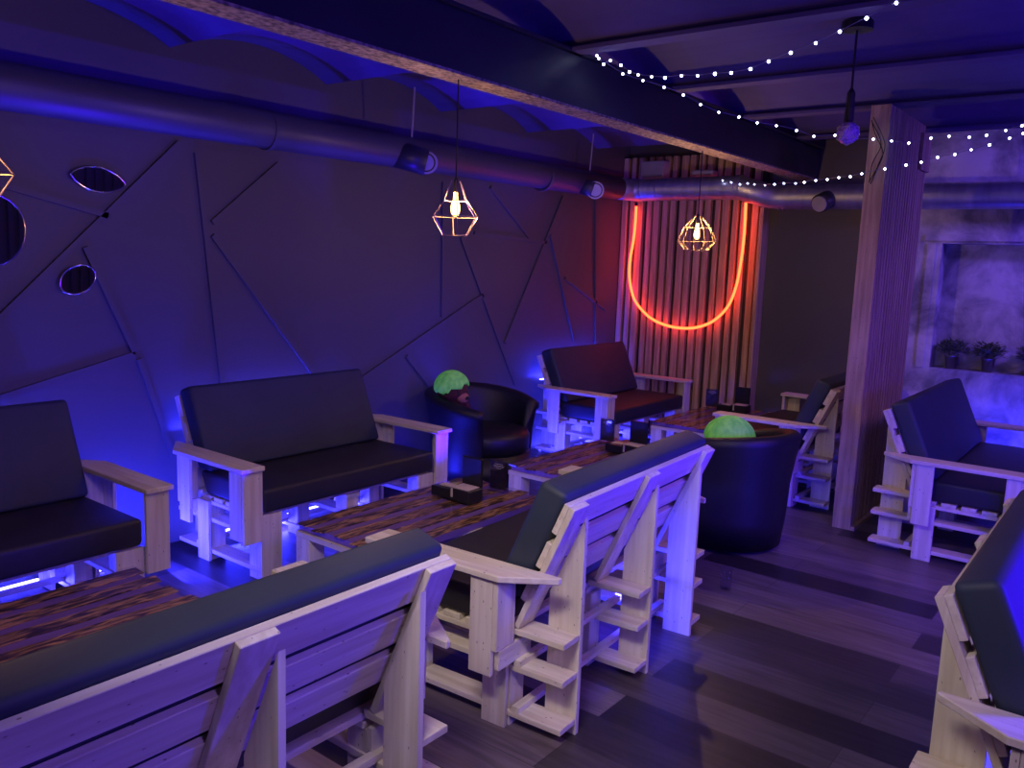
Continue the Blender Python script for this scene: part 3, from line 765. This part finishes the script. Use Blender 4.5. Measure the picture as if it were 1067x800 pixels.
# ------------------------------------------------------------------ lights
def area(name, loc, rot, size, size_y, col, e, spread=180):
    l = D.lights.new(name, 'AREA'); l.shape = 'RECTANGLE'; l.size = size; l.size_y = size_y; l.color = col; l.energy = e
    l.spread = math.radians(spread)
    o = D.objects.new(name, l); C.objects.link(o); o.location = loc; o.rotation_euler = rot; return o
def point(name, loc, col, e, r=0.03):
    l = D.lights.new(name, 'POINT'); l.color = col; l.energy = e; l.shadow_soft_size = r
    o = D.objects.new(name, l); C.objects.link(o); o.location = loc; return o
def aim(o, target):
    d = Vector(target) - o.location; o.rotation_euler = d.to_track_quat('-Z', 'Y').to_euler()
BLUE = (0.035, 0.004, 1.0); LEDC = (0.022, 0.022, 1.0); VIOLET = (0.40, 0.10, 1.0)
def spot(name, loc, target, ang, col, e, blend=0.5, r=0.02):
    l = D.lights.new(name, 'SPOT'); l.color = col; l.energy = e; l.spot_size = math.radians(ang); l.spot_blend = blend; l.shadow_soft_size = r
    o = D.objects.new(name, l); C.objects.link(o); o.location = loc; aim(o, target); return o
# warm white bar light behind the camera
a = area('bar_light', (-0.9, 0.5, 2.5), (0, 0, 0), 0.8, 0.3, (1.0, 0.86, 0.80), 8.5, 85); aim(a, (-1.5, 2.6, 0.3))
a = area('violet_lamp', (1.6, 0.6, 2.62), (0, 0, 0), 0.6, 0.3, (0.36, 0.19, 1.0), 12, 100); aim(a, (-1.5, 1.6, 0.4))
a = area('violet_lamp', (0.9, 3.6, 2.6), (0, 0, 0), 0.5, 0.3, (0.90, 0.34, 1.0), 6.5, 105); aim(a, (-0.9, 4.2, 0))
a = area('violet_lamp', (0.5, 6.2, 2.6), (0, 0, 0), 0.4, 0.3, (0.20, 0.09, 1.0), 17, 120); aim(a, (-1.0, 7.4, 1.2))
# added blue spots without fixtures, lighting ceiling and duct from near the floor
for y in (0.9, 2.14, 3.7, 5.35):
    spot('added_blue_upspot', (-3.16, y, 0.05), (-3.56, y, 2.4), 48, BLUE, 300, 0.7)
# blue party lamps off to the right
area('blue_uplight', (0.7, 3.4, 2.1), (PI, 0, 0), 0.3, 5.0, BLUE, 110)
a = area('blue_side_light', (0.9, 3.1, 1.15), (0, 0, 0), 0.4, 0.4, BLUE, 70, 130); aim(a, (-0.3, 3.2, 0.6))
for (y, L) in ((1.2, 1.0), (3.05, 1.0), (6.4, 1.0)):
    a = area('led_glow', (-4.035, y, 0.03), (0, 0, 0), 0.03, L, LEDC, 30); a.rotation_euler = (0, math.radians(180 + 40), 0)
    area('led_glow', (-4.235, y, 0.64), (PI, 0, 0), 0.02, L + 0.2, LEDC, 9)
a = area('led_glow', (-4.0, 2.12, 0.03), (0, 0, 0), 0.03, 0.4, LEDC, 30); aim(a, (-4.25, 2.12, 0.5))
a = area('led_glow', (-4.12, 4.6, 0.75), (0, 0, 0), 0.03, 1.2, LEDC, 3); aim(a, (-4.25, 4.6, 0.9))
a = area('led_glow', (-3.9, 3.95, 0.03), (0, 0, 0), 0.1, 0.2, LEDC, 10); aim(a, (-3.9, 4.4, 0.4))
a = area('led_glow', (0.1, 2.9, 0.10), (0, 0, 0), 1.2, 0.04, LEDC, 14); aim(a, (-3, 4.2, 0.25))
a = area('led_glow', (-0.5, 7.05, 0.3), (0, 0, 0), 1.4, 0.04, LEDC, 10); aim(a, (-0.5, 7.3, 0.65))
a = area('led_glow', (-0.1, 3.62, 0.10), (0, 0, 0), 0.3, 0.05, LEDC, 8); aim(a, (-1.0, 5.3, 0.12))
a = area('led_glow', (-2.3, 5.3, 0.12), (0, 0, 0), 0.5, 0.04, LEDC, 3); aim(a, (-1.6, 6.0, 0.15))
a = area('led_glow', (-3.85, 2.16, 0.03), (0, 0, 0), 0.3, 0.04, LEDC, 12); aim(a, (-3.8, 2.5, 0.3))
a = area('led_glow', (-3.85, 5.36, 0.03), (0, 0, 0), 0.3, 0.04, LEDC, 16); aim(a, (-3.75, 5.75, 0.3))
a = area('led_glow', (-1.78, 2.98, 0.26), (0, 0, 0), 0.3, 0.03, LEDC, 9); aim(a, (-1.6, 4.5, 0.1))
spot('magenta_spot', (1.2, 2.2, 1.95), (-1.9, 4.2, 2.75), 50, (0.9, 0.08, 0.45), 10, 0.9)
a = area('blue_side_light', (1.4, 2.0, 2.2), (0, 0, 0), 0.4, 0.4, (0.12, 0.02, 1.0), 14, 140); aim(a, (3.2, 2.2, 1.5))  # added blue light onto the unseen right wall, for the mirrors to reflect
w = D.worlds.new('dim_violet_room'); scene.world = w; w.use_nodes = True
w.node_tree.nodes['Background'].inputs['Color'].default_value = (0.42, 0.25, 1.0, 1); w.node_tree.nodes['Background'].inputs['Strength'].default_value = 0.008
for p in (p0, p1, p2):
    point('filament_light', (p.location.x, p.location.y, p.location.z - 0.12), (1.0, 0.56, 0.24), 18 if p is p2 else 11, 0.018)
